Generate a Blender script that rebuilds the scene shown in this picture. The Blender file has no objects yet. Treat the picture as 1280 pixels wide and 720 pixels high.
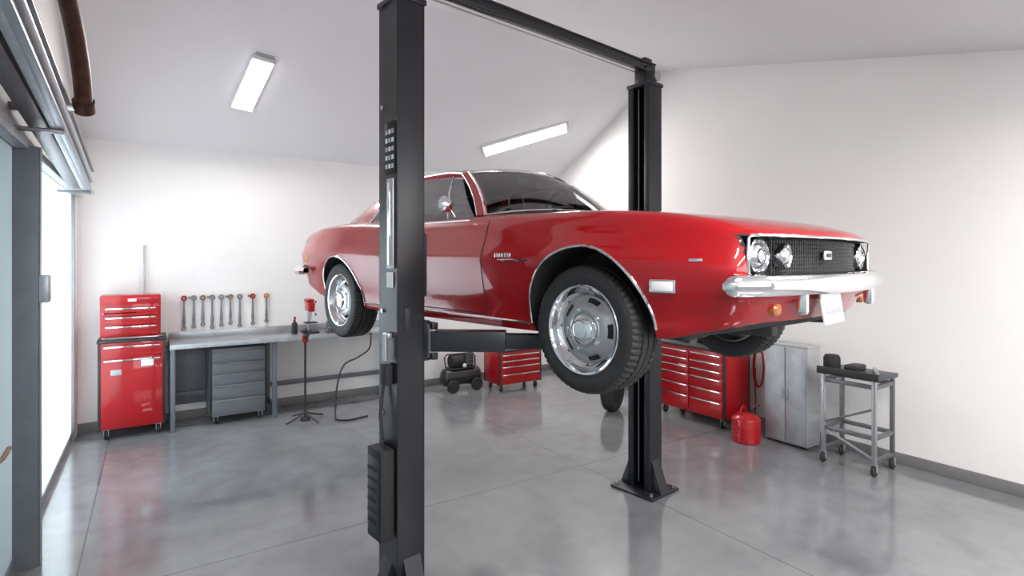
import bpy, bmesh, math
from mathutils import Vector, Matrix
import numpy as np
sc=bpy.context.scene
try:
    sc.view_settings.view_transform='Standard'
    sc.view_settings.look='None'
except Exception as e: print(e)
R=math.radians
# ---------------------------------------------------------------- materials
def mat(name,col,rough=.5,metal=0.0,coat=0.0,var=0.0,vs=6.0,bump=0.0,bs=60.0,emis=0.0,spec=.5,ecol=None):
    m=bpy.data.materials.new(name); m.use_nodes=True; nt=m.node_tree; N=nt.nodes; L=nt.links
    p=N['Principled BSDF']; p.inputs['Base Color'].default_value=(*col,1)
    p.inputs['Roughness'].default_value=rough; p.inputs['Metallic'].default_value=metal
    p.inputs['Coat Weight'].default_value=coat; p.inputs['Coat Roughness'].default_value=.02
    p.inputs['Specular IOR Level'].default_value=spec
    if emis>0:
        p.inputs['Emission Color'].default_value=(*(ecol or col),1); p.inputs['Emission Strength'].default_value=emis
    tc=N.new('ShaderNodeTexCoord')
    if var>0:
        n=N.new('ShaderNodeTexNoise'); n.inputs['Scale'].default_value=vs; n.inputs['Detail'].default_value=5
        L.new(tc.outputs['Object'],n.inputs['Vector'])
        r=N.new('ShaderNodeMapRange'); r.inputs['From Min'].default_value=.3; r.inputs['From Max'].default_value=.7
        r.inputs['To Min'].default_value=1-var; r.inputs['To Max'].default_value=1+var
        L.new(n.outputs['Fac'],r.inputs['Value'])
        mx=N.new('ShaderNodeMix'); mx.data_type='RGBA'; mx.blend_type='MULTIPLY'; mx.inputs['Factor'].default_value=1
        mx.inputs['A'].default_value=(*col,1); L.new(r.outputs['Result'],mx.inputs['B']); L.new(mx.outputs['Result'],p.inputs['Base Color'])
    if bump>0:
        n2=N.new('ShaderNodeTexNoise'); n2.inputs['Scale'].default_value=bs; n2.inputs['Detail'].default_value=3
        L.new(tc.outputs['Object'],n2.inputs['Vector'])
        bp=N.new('ShaderNodeBump'); bp.inputs['Strength'].default_value=bump; bp.inputs['Distance'].default_value=.01
        L.new(n2.outputs['Fac'],bp.inputs['Height']); L.new(bp.outputs['Normal'],p.inputs['Normal'])
    return m
M_red=mat('car_paint_red',(.33,.001,.0045),.38,0,1.0,var=.03,vs=2,spec=.15)
M_chrome=mat('chrome',(.85,.85,.86),.08,1.0,var=.03)
M_black=mat('black_paint',(.018,.018,.02),.35,var=.1)
M_blackm=mat('black_matte',(.012,.012,.013),.75,var=.2)
M_under=mat('undercarriage',(.03,.028,.027),.6,.3,var=.4,vs=12)
M_rub=mat('tyre_rubber',(.014,.014,.015),.62,var=.15,bump=.15,bs=120)
M_rim=mat('rim_silver',(.42,.42,.43),.32,.85,var=.04)
M_lift=mat('lift_steel',(.018,.019,.023),.36,.15,var=.12,vs=4,bump=.05,bs=200)
M_tred=mat('tool_red',(.36,.003,.007),.38,0,.5,var=.06,spec=.3)
M_tblack=mat('tool_black',(.02,.02,.022),.5,var=.1)
M_steel=mat('steel',(.45,.46,.48),.35,.8,var=.08)
M_dsteel=mat('dark_steel',(.2,.2,.21),.4,.7,var=.08)
M_galv=mat('galvanised',(.42,.44,.46),.45,.5,var=.15,vs=10)
M_gray=mat('cabinet_gray',(.13,.14,.16),.45,.1,var=.06)
M_dgray=mat('stand_gray',(.06,.065,.075),.4,.3,var=.1)
M_lgray=mat('panel_lightgray',(.40,.41,.42),.45,.1,var=.06)
M_rust=mat('rusty_pipe',(.07,.03,.02),.5,.4,var=.4,vs=14)
M_white=mat('label_white',(.75,.75,.74),.5,var=.04)
M_head=mat('headliner',(.78,.78,.76),.8,var=.04)
M_intr=mat('interior_trim',(.30,.295,.29),.7,var=.1)
M_wall=mat('wall_paint',(.79,.765,.75),.75,var=.02,vs=1.2,bump=.04,bs=90)
M_ceil=mat('ceiling_paint',(.72,.70,.715),.8,var=.02,vs=1.0,bump=.04,bs=90)
M_base=mat('baseboard_vinyl',(.17,.165,.165),.5,var=.06)
M_lamp=mat('lamp_diffuser',(1,1,1),.4,emis=5)
M_seat=mat('seat_vinyl',(.02,.02,.021),.5,var=.2)
M_wood=mat('handle_wood',(.22,.13,.08),.5,var=.3,vs=20)
M_orange=mat('amber_lens',(.5,.16,.04),.2,coat=.5,var=.05)
M_lens=mat('lamp_lens',(.38,.39,.41),.18,.75,1.0,var=.05)
M_hose=mat('hose_black',(.02,.02,.02),.5,var=.1)
M_alu=mat('aluminium_frame',(.33,.36,.39),.4,.6,var=.08)
M_jamb=mat('door_jamb_gray',(.12,.13,.15),.5,.2,var=.1)
M_blue=mat('blue_plastic',(.03,.08,.3),.4,var=.05)
def glassmat(name,tint,mixf,rough=.02):
    m=bpy.data.materials.new(name); m.use_nodes=True; nt=m.node_tree; N=nt.nodes; L=nt.links; N.clear()
    o=N.new('ShaderNodeOutputMaterial'); t=N.new('ShaderNodeBsdfTransparent'); t.inputs['Color'].default_value=(*tint,1)
    g=N.new('ShaderNodeBsdfGlossy'); g.inputs['Roughness'].default_value=rough
    f=N.new('ShaderNodeLayerWeight'); f.inputs['Blend'].default_value=mixf
    mx=N.new('ShaderNodeMixShader'); L.new(f.outputs['Fresnel'],mx.inputs[0]); L.new(t.outputs[0],mx.inputs[1]); L.new(g.outputs[0],mx.inputs[2]); L.new(mx.outputs[0],o.inputs['Surface'])
    return m
M_glass=glassmat('windshield_glass',(.92,.94,.93),.62)
M_glass2=glassmat('side_glass',(.94,.95,.95),.80)
def frosted(name,col,em):
    m=bpy.data.materials.new(name); m.use_nodes=True; nt=m.node_tree; N=nt.nodes; L=nt.links; N.clear()
    o=N.new('ShaderNodeOutputMaterial'); t=N.new('ShaderNodeBsdfTranslucent'); t.inputs['Color'].default_value=(*col,1)
    g=N.new('ShaderNodeBsdfGlossy'); g.inputs['Roughness'].default_value=.3
    e=N.new('ShaderNodeBsdfDiffuse'); e.inputs['Color'].default_value=(*col,1)
    a=N.new('ShaderNodeMixShader'); a.inputs[0].default_value=.08; b=N.new('ShaderNodeMixShader'); b.inputs[0].default_value=.3
    L.new(t.outputs[0],b.inputs[1]); L.new(e.outputs[0],b.inputs[2]); L.new(b.outputs[0],a.inputs[1]); L.new(g.outputs[0],a.inputs[2]); L.new(a.outputs[0],o.inputs['Surface'])
    return m
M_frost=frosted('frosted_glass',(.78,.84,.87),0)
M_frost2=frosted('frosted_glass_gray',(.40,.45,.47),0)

def floor_mat():
    m=bpy.data.materials.new('polished_concrete'); m.use_nodes=True; nt=m.node_tree; N=nt.nodes; L=nt.links
    p=N['Principled BSDF']; tc=N.new('ShaderNodeTexCoord')
    def noise(s,d,dist=0):
        n=N.new('ShaderNodeTexNoise'); n.inputs['Scale'].default_value=s; n.inputs['Detail'].default_value=d; n.inputs['Distortion'].default_value=dist
        L.new(tc.outputs['Object'],n.inputs['Vector']); return n
    n1=noise(.8,10,.5); n2=noise(5,8,.4)
    mx=N.new('ShaderNodeMath'); mx.operation='MULTIPLY_ADD'; mx.inputs[1].default_value=.5; L.new(n2.outputs['Fac'],mx.inputs[0]); L.new(n1.outputs['Fac'],mx.inputs[2])
    cr=N.new('ShaderNodeValToRGB'); cr.color_ramp.elements[0].position=.5; cr.color_ramp.elements[0].color=(.140,.144,.153,1)
    cr.color_ramp.elements[1].position=1.0; cr.color_ramp.elements[1].color=(.235,.24,.25,1)
    L.new(mx.outputs[0],cr.inputs[0])
    sx=N.new('ShaderNodeSeparateXYZ'); L.new(tc.outputs['Object'],sx.inputs[0])
    def joint(out,off,per):
        a=N.new('ShaderNodeMath'); a.operation='SUBTRACT'; L.new(out,a.inputs[0]); a.inputs[1].default_value=off-per/2
        b=N.new('ShaderNodeMath'); b.operation='FLOORED_MODULO'; L.new(a.outputs[0],b.inputs[0]); b.inputs[1].default_value=per
        c=N.new('ShaderNodeMath'); c.operation='SUBTRACT'; L.new(b.outputs[0],c.inputs[0]); c.inputs[1].default_value=per/2
        d=N.new('ShaderNodeMath'); d.operation='ABSOLUTE'; L.new(c.outputs[0],d.inputs[0])
        e=N.new('ShaderNodeMath'); e.operation='LESS_THAN'; L.new(d.outputs[0],e.inputs[0]); e.inputs[1].default_value=.006
        return e
    j1=joint(sx.outputs['X'],3.5,3.9); j2=joint(sx.outputs['Y'],4.13,3.6)
    jm=N.new('ShaderNodeMath'); jm.operation='MAXIMUM'; L.new(j1.outputs[0],jm.inputs[0]); L.new(j2.outputs[0],jm.inputs[1])
    jj=N.new('ShaderNodeMath'); jj.operation='MULTIPLY'; jj.inputs[1].default_value=.65; L.new(jm.outputs[0],jj.inputs[0])
    c2=N.new('ShaderNodeMix'); c2.data_type='RGBA'; L.new(jj.outputs[0],c2.inputs['Factor']); L.new(cr.outputs[0],c2.inputs['A']); c2.inputs['B'].default_value=(.05,.05,.055,1)
    L.new(c2.outputs['Result'],p.inputs['Base Color'])
    r=N.new('ShaderNodeMapRange'); r.inputs['From Min'].default_value=.5; r.inputs['From Max'].default_value=1.0; r.inputs['To Min'].default_value=.06; r.inputs['To Max'].default_value=.19
    L.new(mx.outputs[0],r.inputs['Value']); L.new(r.outputs['Result'],p.inputs['Roughness'])
    p.inputs['Specular IOR Level'].default_value=1.0
    return m
M_floor=floor_mat()

# ---------------------------------------------------------------- builder
class B:
    def __init__(s,name,loc=(0,0,0),rotz=0,parent=None,world=False):
        s.name=name; s.bm=bmesh.new(); s.mats=[]; s.loc=Vector(loc); s.rz=rotz; s.parent=parent; s.world=world
        s.M=Matrix.Identity(4)
    def mi(s,m):
        if m not in s.mats: s.mats.append(m)
        return s.mats.index(m)
    def add(s,verts,faces,m):
        i=s.mi(m); vs=[s.bm.verts.new(s.M@Vector(v)) for v in verts]
        for f in faces:
            try:
                fc=s.bm.faces.new([vs[k] for k in f]); fc.material_index=i; fc.smooth=True
            except Exception: pass
        return vs
    def box(s,c,size,m,bev=.004,rot=None):
        t=bmesh.new(); bmesh.ops.create_cube(t,size=1)
        bmesh.ops.scale(t,vec=Vector(size),verts=t.verts)
        if bev>0:
            bv=min(bev,min(size)*.4); bmesh.ops.bevel(t,geom=list(t.edges),offset=bv,segments=2,affect='EDGES',profile=.5)
        X=Matrix.Translation(Vector(c))
        if rot is not None: X=X@rot.to_4x4()
        t.verts.ensure_lookup_table(); vs=[X@v.co for v in t.verts]; fs=[[v.index for v in f.verts] for f in t.faces]
        s.add(vs,fs,m); t.free()
    def bx(s,x0,x1,y0,y1,z0,z1,m,bev=.004): s.box(((x0+x1)/2,(y0+y1)/2,(z0+z1)/2),(abs(x1-x0),abs(y1-y0),abs(z1-z0)),m,bev)
    def beam(s,p0,p1,w,h,m,bev=.004):
        p0=Vector(p0);p1=Vector(p1); d=p1-p0; x=d.normalized(); up=Vector((0,0,1))
        if abs(x.z)>.95: up=Vector((0,1,0))
        y=up.cross(x).normalized(); z=x.cross(y)
        rot=Matrix((x,y,z)).transposed(); s.box((p0+p1)/2,(d.length,w,h),m,bev,rot)
    def tube(s,pts,r,m,seg=8,cyc=False,caps=True):
        pts=[Vector(p) for p in pts]; n=len(pts); V=[];F=[]
        rr=r if hasattr(r,'__len__') else [r]*n
        def tan(i):
            if cyc: return (pts[(i+1)%n]-pts[i-1]).normalized()
            return (pts[min(i+1,n-1)]-pts[max(i-1,0)]).normalized()
        t=tan(0); a=Vector((0,0,1)) if abs(t.z)<.9 else Vector((1,0,0)); nrm=t.cross(a).normalized()
        for i in range(n):
            t=tan(i); nrm=(nrm-t*nrm.dot(t)).normalized(); b=t.cross(nrm)
            for k in range(seg):
                an=2*math.pi*k/seg; V.append(pts[i]+(nrm*math.cos(an)+b*math.sin(an))*rr[i])
        for i in range(n if cyc else n-1):
            for k in range(seg):
                j=(i+1)%n; F.append((i*seg+k,i*seg+(k+1)%seg,j*seg+(k+1)%seg,j*seg+k))
        if caps and not cyc: F.append(tuple(range(seg))[::-1]); F.append(tuple((n-1)*seg+k for k in range(seg)))
        s.add(V,F,m)
    def cyl(s,p0,p1,r,m,r2=None,seg=24): s.tube([p0,p1],[r,r if r2 is None else r2],m,seg)
    def lathe(s,prof,m,o=(0,0,0),ax=(0,0,1),seg=48,mod=None,closed=False):
        o=Vector(o); ax=Vector(ax).normalized(); a=Vector((0,0,1)) if abs(ax.z)<.9 else Vector((1,0,0))
        e1=ax.cross(a).normalized(); e2=ax.cross(e1); V=[];F=[];n=len(prof)
        for k in range(seg):
            an=2*math.pi*k/seg; d=e1*math.cos(an)+e2*math.sin(an)
            for j,(r,h) in enumerate(prof):
                if mod: r=mod(r,h,k)
                V.append(o+d*r+ax*h)
        for k in range(seg):
            k2=(k+1)%seg
            for j in range(n if closed else n-1):
                j2=(j+1)%n; F.append((k*n+j,k*n+j2,k2*n+j2,k2*n+j))
        s.add(V,F,m)
    def grid(s,rows,m,cyc=False):
        n=len(rows[0]); V=[p for r in rows for p in r]; F=[]
        for i in range(len(rows)-1):
            for j in range(n if cyc else n-1):
                j2=(j+1)%n; F.append((i*n+j,i*n+j2,(i+1)*n+j2,(i+1)*n+j))
        s.add(V,F,m)
    def sph(s,c,r,m,sc3=(1,1,1),seg=20):
        c=Vector(c); rows=[]
        for i in range(seg//2+1):
            th=math.pi*i/(seg//2); rows.append([c+Vector((r*sc3[0]*math.sin(th)*math.cos(2*math.pi*k/seg),r*sc3[1]*math.sin(th)*math.sin(2*math.pi*k/seg),r*sc3[2]*math.cos(th))) for k in range(seg)])
        s.grid(rows,m,True)
    def prism(s,poly,axis,a0,a1,m):
        def P(p,a):
            if axis=='x': return (a,p[0],p[1])
            if axis=='y': return (p[0],a,p[1])
            return (p[0],p[1],a)
        n=len(poly); V=[P(p,a0) for p in poly]+[P(p,a1) for p in poly]
        F=[tuple(range(n))[::-1],tuple(range(n,2*n))]+[(i,(i+1)%n,n+(i+1)%n,n+i) for i in range(n)]
        s.add(V,F,m)
    def done(s,ang=35,weld=True):
        bm=s.bm
        if weld: bmesh.ops.remove_doubles(bm,verts=bm.verts,dist=1e-5)
        bmesh.ops.recalc_face_normals(bm,faces=bm.faces)
        me=bpy.data.meshes.new(s.name)
        if s.world:
            bmesh.ops.translate(bm,vec=-s.loc,verts=bm.verts)
        bm.to_mesh(me); bm.free()
        for m in s.mats: me.materials.append(m)
        me.set_sharp_from_angle(angle=R(ang))
        ob=bpy.data.objects.new(s.name,me); sc.collection.objects.link(ob)
        ob.location=s.loc; ob.rotation_euler=(0,0,s.rz)
        if s.parent: ob.parent=s.parent
        return ob
def empty(name,loc=(0,0,0),rz=0):
    e=bpy.data.objects.new(name,None); sc.collection.objects.link(e); e.location=loc; e.rotation_euler=(0,0,rz); e.empty_display_size=.2; return e

# ---------------------------------------------------------------- room
XL,XR,YB,YF=-.72,6.15,8.07,-3.0
RY,RZ,HB,HF,YFL=5.45,4.72,3.41,3.50,.42
b=B('floor'); b.bx(XL-.3,XR+.1,YF,YB+.1,-.15,0,M_floor,0); b.done()
b=B('wall_back'); b.bx(XL-.1,XR+.1,YB,YB+.1,0,HB,M_wall,0); b.done()
b=B('wall_right'); b.prism([(YF,0),(YB,0),(YB,HB),(RY,RZ),(YFL,HF),(YF,HF)],'x',XR,XR+.1,M_wall); b.done()
HD=2.80
b=B('wall_left'); b.prism([(YF,HD),(YB,HD),(YB,HB),(RY,RZ),(YFL,HF),(YF,HF)],'x',XL-.1,XL,M_wall); b.bx(XL-.1,XL,7.85,YB,0,HD,M_wall,0); b.done()
b=B('ceiling')
prof=[(YF,HF),(YFL,HF),(RY,RZ),(YB,HB)]
b.prism(prof+[(y,z+.12) for y,z in prof[::-1]],'x',XL-.1,XR+.1,M_ceil); b.done(ang=10)
b=B('baseboard_back'); b.bx(XL,XR,YB-.014,YB,0,.11,M_base); b.done()
b=B('baseboard_right'); b.bx(XR-.014,XR,YF,YB-.014,0,.11,M_base); b.done()

# glass garage door on the left
ge=empty('garage_door',(XL,2.0,0))
def gB(n): return B(n,loc=(XL,2.0,0),world=True)
b=gB('glass_panes')
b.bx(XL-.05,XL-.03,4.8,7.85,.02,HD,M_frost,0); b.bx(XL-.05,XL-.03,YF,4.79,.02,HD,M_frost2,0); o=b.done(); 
def par(o,e): 
    o.parent=e; o.location=o.location-e.location
par(o,ge)
b=gB('door_frame')
for y in (-2.9,.6,7.8): b.bx(XL-.05,XL+.0,y-.03,y+.03,0,HD,M_alu)
for z in (.05,2.76): b.bx(XL-.05,XL-.02,YF,7.85,z-.04,z+.04,M_alu)
b.bx(XL-.05,XL+.10,4.70,4.84,0,2.74,M_jamb,.006)
b.bx(XL+.10,XL+.112,4.72,4.75,0,2.74,M_alu)
b.bx(XL-.02,XL+.05,4.95,4.98,0,2.74,M_alu)
b.bx(XL+.10,XL+.15,4.70,4.82,1.72,1.9,M_alu)
for z in (.72,.30):
    b.tube([(XL+.0,1.9,z),(XL+.06,1.92,z+.02),(XL+.07,2.05,z+.03),(XL+.0,2.1,z)],.012,M_wood)
for z,yy in((.98,3.62),(.55,3.30)):
    b.tube([(XL-.03,yy,z-.03),(XL+.05,yy+.02,z-.01),(XL+.09,yy+.1,z+.02),(XL+.09,yy+.26,z+.03)],.012,M_wood)
o=b.done(); par(o,ge)
b=gB('track')
b.bx(XL-.02,XL+.05,YF,7.98,2.72,2.78,M_galv,.006)
pA=Vector((XL+.24,.9,3.24)); pB=Vector((XL+.20,6.6,2.74))
b.beam(pA,pB,.05,.24,M_galv,.01)
b.beam(pA+Vector((.03,0,-.11)),pB+Vector((.03,0,-.11)),.05,.02,M_alu,.003)
b.beam(pA+Vector((.03,0,.11)),pB+Vector((.03,0,.11)),.05,.02,M_dsteel,.003)
b.tube([pA+Vector((.035,0,.02)),pB+Vector((.035,0,.02))],.022,M_steel,14)
b.beam((XL+.12,1.2,3.16),(XL+.12,6.5,2.72),.10,.10,M_dsteel,.006)
for t in(.3,.62,.97):
    q=pA+(pB-pA)*t; b.bx(XL,q.x+.04,q.y-.03,q.y+.03,q.z-.14,q.z-.12,M_dsteel,.002); b.bx(XL,q.x,q.y-.03,q.y+.03,q.z-.02,q.z+.02,M_dsteel,.002)
o=b.done(); par(o,ge)
b=gB('counterbalance_pipe')
def cr(pts,n):
    P=[pts[0]]+list(pts)+[pts[-1]];out=[]
    for i in range(1,len(P)-2):
        p0,p1,p2,p3=[np.array(q,float) for q in P[i-1:i+3]]
        for k in range(n):
            t=k/n; out.append(.5*((2*p1)+(-p0+p2)*t+(2*p0-5*p1+4*p2-p3)*t*t+(-p0+3*p1-3*p2+p3)*t**3))
    out.append(np.array(pts[-1],float)); return out
b.tube(cr([(XL+.34,4.62,3.03),(XL+.34,4.42,3.22),(XL+.32,4.15,3.45),(XL+.28,3.7,3.7),(XL+.25,3.2,3.85)],8),.05,M_rust,20)
b.cyl((XL+.34,4.66,3.0),(XL+.34,4.60,3.05),.062,M_rust); b.bx(XL,XL+.34,4.62,4.66,2.98,3.03,M_steel)
b.bx(XL,XL+.3,3.18,3.24,3.80,3.90,M_steel)
o=b.done(); par(o,ge)

# ceiling lamps
def lamp(name,p0,p1,w,nrm,power):
    p0=Vector(p0);p1=Vector(p1); nrm=Vector(nrm).normalized(); x=(p1-p0).normalized(); nrm=(nrm-x*nrm.dot(x)).normalized(); y=nrm.cross(x)
    L=(p1-p0).length; c=(p0+p1)/2-nrm*.045
    e=B(name); rot=Matrix((x,y,nrm)).transposed()
    e.box(c+nrm*.02,(L,w,.045),M_white,.006,rot)
    e.box(c-nrm*.015,(L*.97,w*.86,.03),M_lamp,.012,rot)
    for s in(-1,1): e.box(c+x*s*L*.49,(.02,w*1.02,.06),M_white,.004,rot)
    e.box(c+x*(-L*.46)+nrm*.03,(.16,w*.8,.03),M_galv,.004,rot)
    e.done()
    ld=bpy.data.lights.new(name+'_light','AREA'); ld.shape='RECTANGLE'; ld.size=L; ld.size_y=w; ld.energy=power; ld.color=(1,.98,.96)
    lo=bpy.data.objects.new(name+'_light',ld); sc.collection.objects.link(lo)
    M=Matrix((x,y,nrm)).transposed().to_4x4(); M.translation=c-nrm*.05; lo.matrix_world=M
sb=(RZ-HB)/(YB-RY); nb=(0,sb,1)
lamp('added_fill_lamp',(1.02,6.49,4.22),(.888,7.24,3.83),.24,nb,60)
lamp('added_fill_lamp',(5.39,6.72,4.10),(4.31,7.46,3.72),.24,nb,70)
for (x,y) in ((1.4,.0),(4.4,.0),(1.4,-1.8),(4.4,-1.8)):  # added fill fixtures, out of view overhead and behind the camera
    lamp('added_fill_lamp',(x-.6,y,HF),(x+.6,y,HF),.24,(0,0,1),85)

# ---------------------------------------------------------------- lift
AL=math.atan2(.31,2.377); NP=Vector((1.243,3.11,0)); FP=Vector((3.62,3.42,0))
lift=empty('two_post_car_lift',(NP.x,NP.y,0),0)
def lB(n,loc,rz): return B(n,loc=(loc[0]-NP.x,loc[1]-NP.y,loc[2]),rotz=rz,parent=lift)
H=3.52
def column(name,loc,rz,near):
    b=lB(name,(loc.x,loc.y,0),rz); hx,hy,t=.09,.112,.012
    b.bx(-hx,-hx+t,-hy,hy,.02,H,M_lift,.004)
    for s in(-1,1):
        b.bx(-hx,hx,s*hy-s*t,s*hy,.02,H,M_lift,.004)
        b.bx(hx-t,hx,s*hy-s*.055,s*hy,.02,H,M_lift,.003)
    b.bx(-hx-.01,hx+.01,-hy-.01,hy+.01,H-.02,H+.012,M_lift)
    b.bx(-.19,.2,-.22,.22,0,.022,M_lift,.005)
    for s in(-1,1):
        b.add([( -.05,s*hy,.02),(.06,s*hy,.02),(.06,s*(hy+.1),.02),(-.05,s*(hy+.1),.02),(-.05,s*hy,.28),(.06,s*hy,.28)],
              [(0,1,2,3),(0,4,5,1),(3,2,5,4),(0,3,4),(1,5,2)],M_lift)
        for xx in(-.15,.16): b.cyl((xx,s*.18,.02),(xx,s*.18,.05),.016,M_dsteel,seg=6)
    b.add([(-hx,-.05,.02),(-hx,.05,.02),(-hx-.09,.05,.02),(-hx-.09,-.05,.02),(-hx,-.05,.25),(-hx,.05,.25)],[(0,1,2,3),(0,4,5,1),(3,2,5,4),(0,3,4),(1,5,2)],M_lift)
    b.cyl((0,.03,.05),(0,.03,H-.3),.022,M_blackm); b.cyl((.02,-.05,.05),(.02,-.05,H),.006,M_steel,seg=8)
    b.bx(-.05,.05,-.04,.04,H,H+.24,M_lift); b.cyl((0,-.07,H+.08),(0,.07,H+.08),.05,M_blackm)
    if near:
        x=-hx-.003
        b.bx(x-.004,x,-.095,.03,2.50,2.80,M_blackm,.001)
        for i in range(5):
            for j in range(3):
                b.bx(x-.006,x-.003,-.082+j*.036,-.058+j*.036,2.53+i*.05,2.556+i*.05,M_white if (i+j)%2 else M_galv,.001)
        b.bx(x-.012,x,-.085,-.01,1.95,2.47,M_galv,.004); b.bx(x-.02,x-.01,-.06,-.035,1.97,2.45,M_chrome,.004)
        b.bx(x-.006,x,-.07,.0,1.84,1.93,M_white,.002)
        b.bx(x-.03,x,-.06,0,1.55,1.58,M_steel); b.cyl((x-.03,-.03,1.42),(x-.03,-.03,1.57),.014,M_steel)
        b.bx(x-.05,x,-.07,-.0,1.28,1.40,M_blackm,.01)
        b.bx(x-.09,x,-.09,.08,.40,.92,M_blackm,.012); b.bx(x-.096,x-.088,-.07,.06,.45,.87,M_tblack,.006)
        for i in range(6): b.bx(x-.102,x-.09,-.06,.05,.5+i*.06,.52+i*.06,M_blackm,.002)
        b.tube([(x-.03,.0,.92),(x-.04,.01,1.1),(x-.015,.02,1.28)],.01,M_hose)
        for z in(2.9,1.7,1.1): b.cyl((x-.008,.06,z),(x,.06,z),.014,M_steel,seg=6)
        b.bx(-.04,.0,-hy-.003,-hy,1.6,1.72,M_tblack,.001)
    b.bx(-.06,.075,-.09,.09,1.30,2.05,M_blackm,.006)
    b.bx(.06,.14,-.10,.10,1.40,1.64,M_lift,.008)
    b.bx(.12,.16,-.15,.15,1.41,1.45,M_lift); b.bx(.12,.16,-.15,.15,1.59,1.63,M_lift)
    b.bx(.075,.12,-.10,.09,1.78,2.16,M_rub,.015)
    return b.done()
column('column_near',NP,AL,True); column('column_far',FP,AL+math.pi,False)
b=lB('overhead_beam',(NP.x,NP.y,0),AL); Ls=(FP-NP).length
b.bx(-.1,Ls+.1,-.04,.04,3.66,3.72,M_lift,.005); b.bx(-.1,Ls+.1,-.05,.05,3.715,3.728,M_lift)
b.tube([(0,-.065,3.64),(Ls*.5,-.065,3.625),(Ls,-.065,3.64)],.009,M_hose); b.tube([(0,.06,3.65),(Ls,.06,3.65)],.006,M_steel)
for x in(0,Ls): b.bx(x-.06,x+.06,-.065,.065,3.52,3.68,M_lift); b.cyl((x+.05,-.1,3.6),(x+.05,-.07,3.6),.045,M_steel)
b.tube([(.12,-.14,3.6),(.5,-.14,3.58),(.9,-.12,3.62)],.014,M_rub)
b.done()
# car frame
CO=Vector((2.674,2.272,1.40)); CA=math.atan2(-.987,.161)
ca,sa=math.cos(CA),math.sin(CA)
def CW(u,v,w): return Vector((CO.x+u*ca-v*sa,CO.y+u*sa+v*ca,CO.z+w))
b=B('swing_arms',parent=lift)
off=Vector((-NP.x,-NP.y,0)); b.M=Matrix.Translation(off)
axd=Vector((math.cos(AL),math.sin(AL),0)); ayd=Vector((-math.sin(AL),math.cos(AL),0))
for P0,s in((NP,-1),(FP,1)):
    for (uu,sg) in((-.42,-1),(-2.15,1)):
        st=P0+axd*(.15*(-s))+ayd*(.1*sg)+Vector((0,0,1.52)); en=CW(uu,s*.62,0); en.z=1.52
        st.z=1.52; d=(en-st).normalized(); mid=st+(en-st)*.6
        b.beam(st,mid,.12,.12,M_lift,.006); b.beam(mid-d*.1,en+d*.06,.09,.085,M_lift,.005)
        b.cyl(st-Vector((0,0,.1)),st+Vector((0,0,.1)),.035,M_steel)
        b.cyl(en-Vector((0,0,.02)),en+Vector((0,0,.055)),.03,M_steel)
        b.cyl(en+Vector((0,0,.055)),en+Vector((0,0,.085)),.065,M_rub)
b.done()

# ---------------------------------------------------------------- car
car=empty('car',CO,CA)
def pchip(xs,ys):
    xs=np.array(xs,float);ys=np.array(ys,float)
    if xs[0]>xs[-1]: xs=xs[::-1];ys=ys[::-1]
    h=np.diff(xs);d=np.diff(ys)/h;m=np.zeros_like(xs);m[0]=d[0];m[-1]=d[-1]
    for i in range(1,len(xs)-1):
        if d[i-1]*d[i]>0:
            w1=2*h[i]+h[i-1];w2=h[i]+2*h[i-1];m[i]=(w1+w2)/(w1/d[i-1]+w2/d[i])
    def f(x):
        x=min(max(x,xs[0]),xs[-1]);i=min(max(int(np.searchsorted(xs,x))-1,0),len(h)-1);t=(x-xs[i])/h[i]
        return float((2*t**3-3*t**2+1)*ys[i]+(t**3-2*t**2+t)*h[i]*m[i]+(-2*t**3+3*t**2)*ys[i+1]+(t**3-t**2)*h[i]*m[i+1])
    return f
US=[.93,.915,.87,.75,.5,.2,0,-.4,-.9,-1.5,-2.1,-2.5,-2.745,-3.2,-3.55,-3.75,-3.82,-3.85]
fhw=pchip(US,[.80,.83,.855,.88,.905,.918,.92,.905,.895,.895,.905,.92,.925,.905,.87,.84,.82,.79])
fwt=pchip(US,[.712,.73,.752,.785,.825,.855,.875,.90,.93,.935,.94,.945,.945,.935,.915,.89,.87,.85])
fws=pchip(US,[.698,.715,.735,.775,.815,.84,.85,.86,.868,.875,.89,.91,.915,.905,.88,.855,.835,.81])
fwb=pchip(US,[.33,.31,.29,.27,.24,.21,.20,.195,.19,.19,.19,.20,.21,.25,.30,.33,.35,.37])
def prof2(u):
    hw,wt,ws,wb=fhw(u),fwt(u),fws(u),fwb(u); wm=wb+(ws-wb)*.58; d=ws-wb
    return cr([(0,wb),(.5*hw,wb),(.84*hw,wb),(.905*hw,wb+.02),(.925*hw,wb+.10*d/.6),(.967*hw,wm-.14*d/.6),(hw,wm),(.990*hw,wm+.06*d/.6),(.955*hw,ws-.11*d/.6),(.93*hw,ws-.045*d/.6),(.895*hw,ws-.01),(.82*hw,ws+.25*(wt-ws)),(.5*hw,ws+.75*(wt-ws)),(0,wt)],4)
def ss(a,b_,x):
    t=min(max((x-a)/(b_-a),0),1); return t*t*(3-2*t)
def bend(u,v,w):
    tf=ss(.1,.93,u); u2=u-tf*.15*(v/.86)**2
    if w<.44: u2-=ss(.5,.93,u)*.10*((.44-w)/.14)
    tr=ss(-3.2,-3.85,u) if u<-3.2 else 0
    u2+=tr*.10*(v/.85)**2
    return u2
def frontu(v): return .93-.15*(v/.86)**2
def surf(ut,w,side,o=0.0):
    u=ut
    for _ in range(12):
        P=prof2(u)
        ws_=[p[1] for p in P[8:45]]; vs_=[p[0] for p in P[8:45]]
        v=float(np.interp(w,ws_,vs_)); u+= (ut-bend(u,v,w))*.8
    return Vector((ut,side*(v+o),w))
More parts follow.
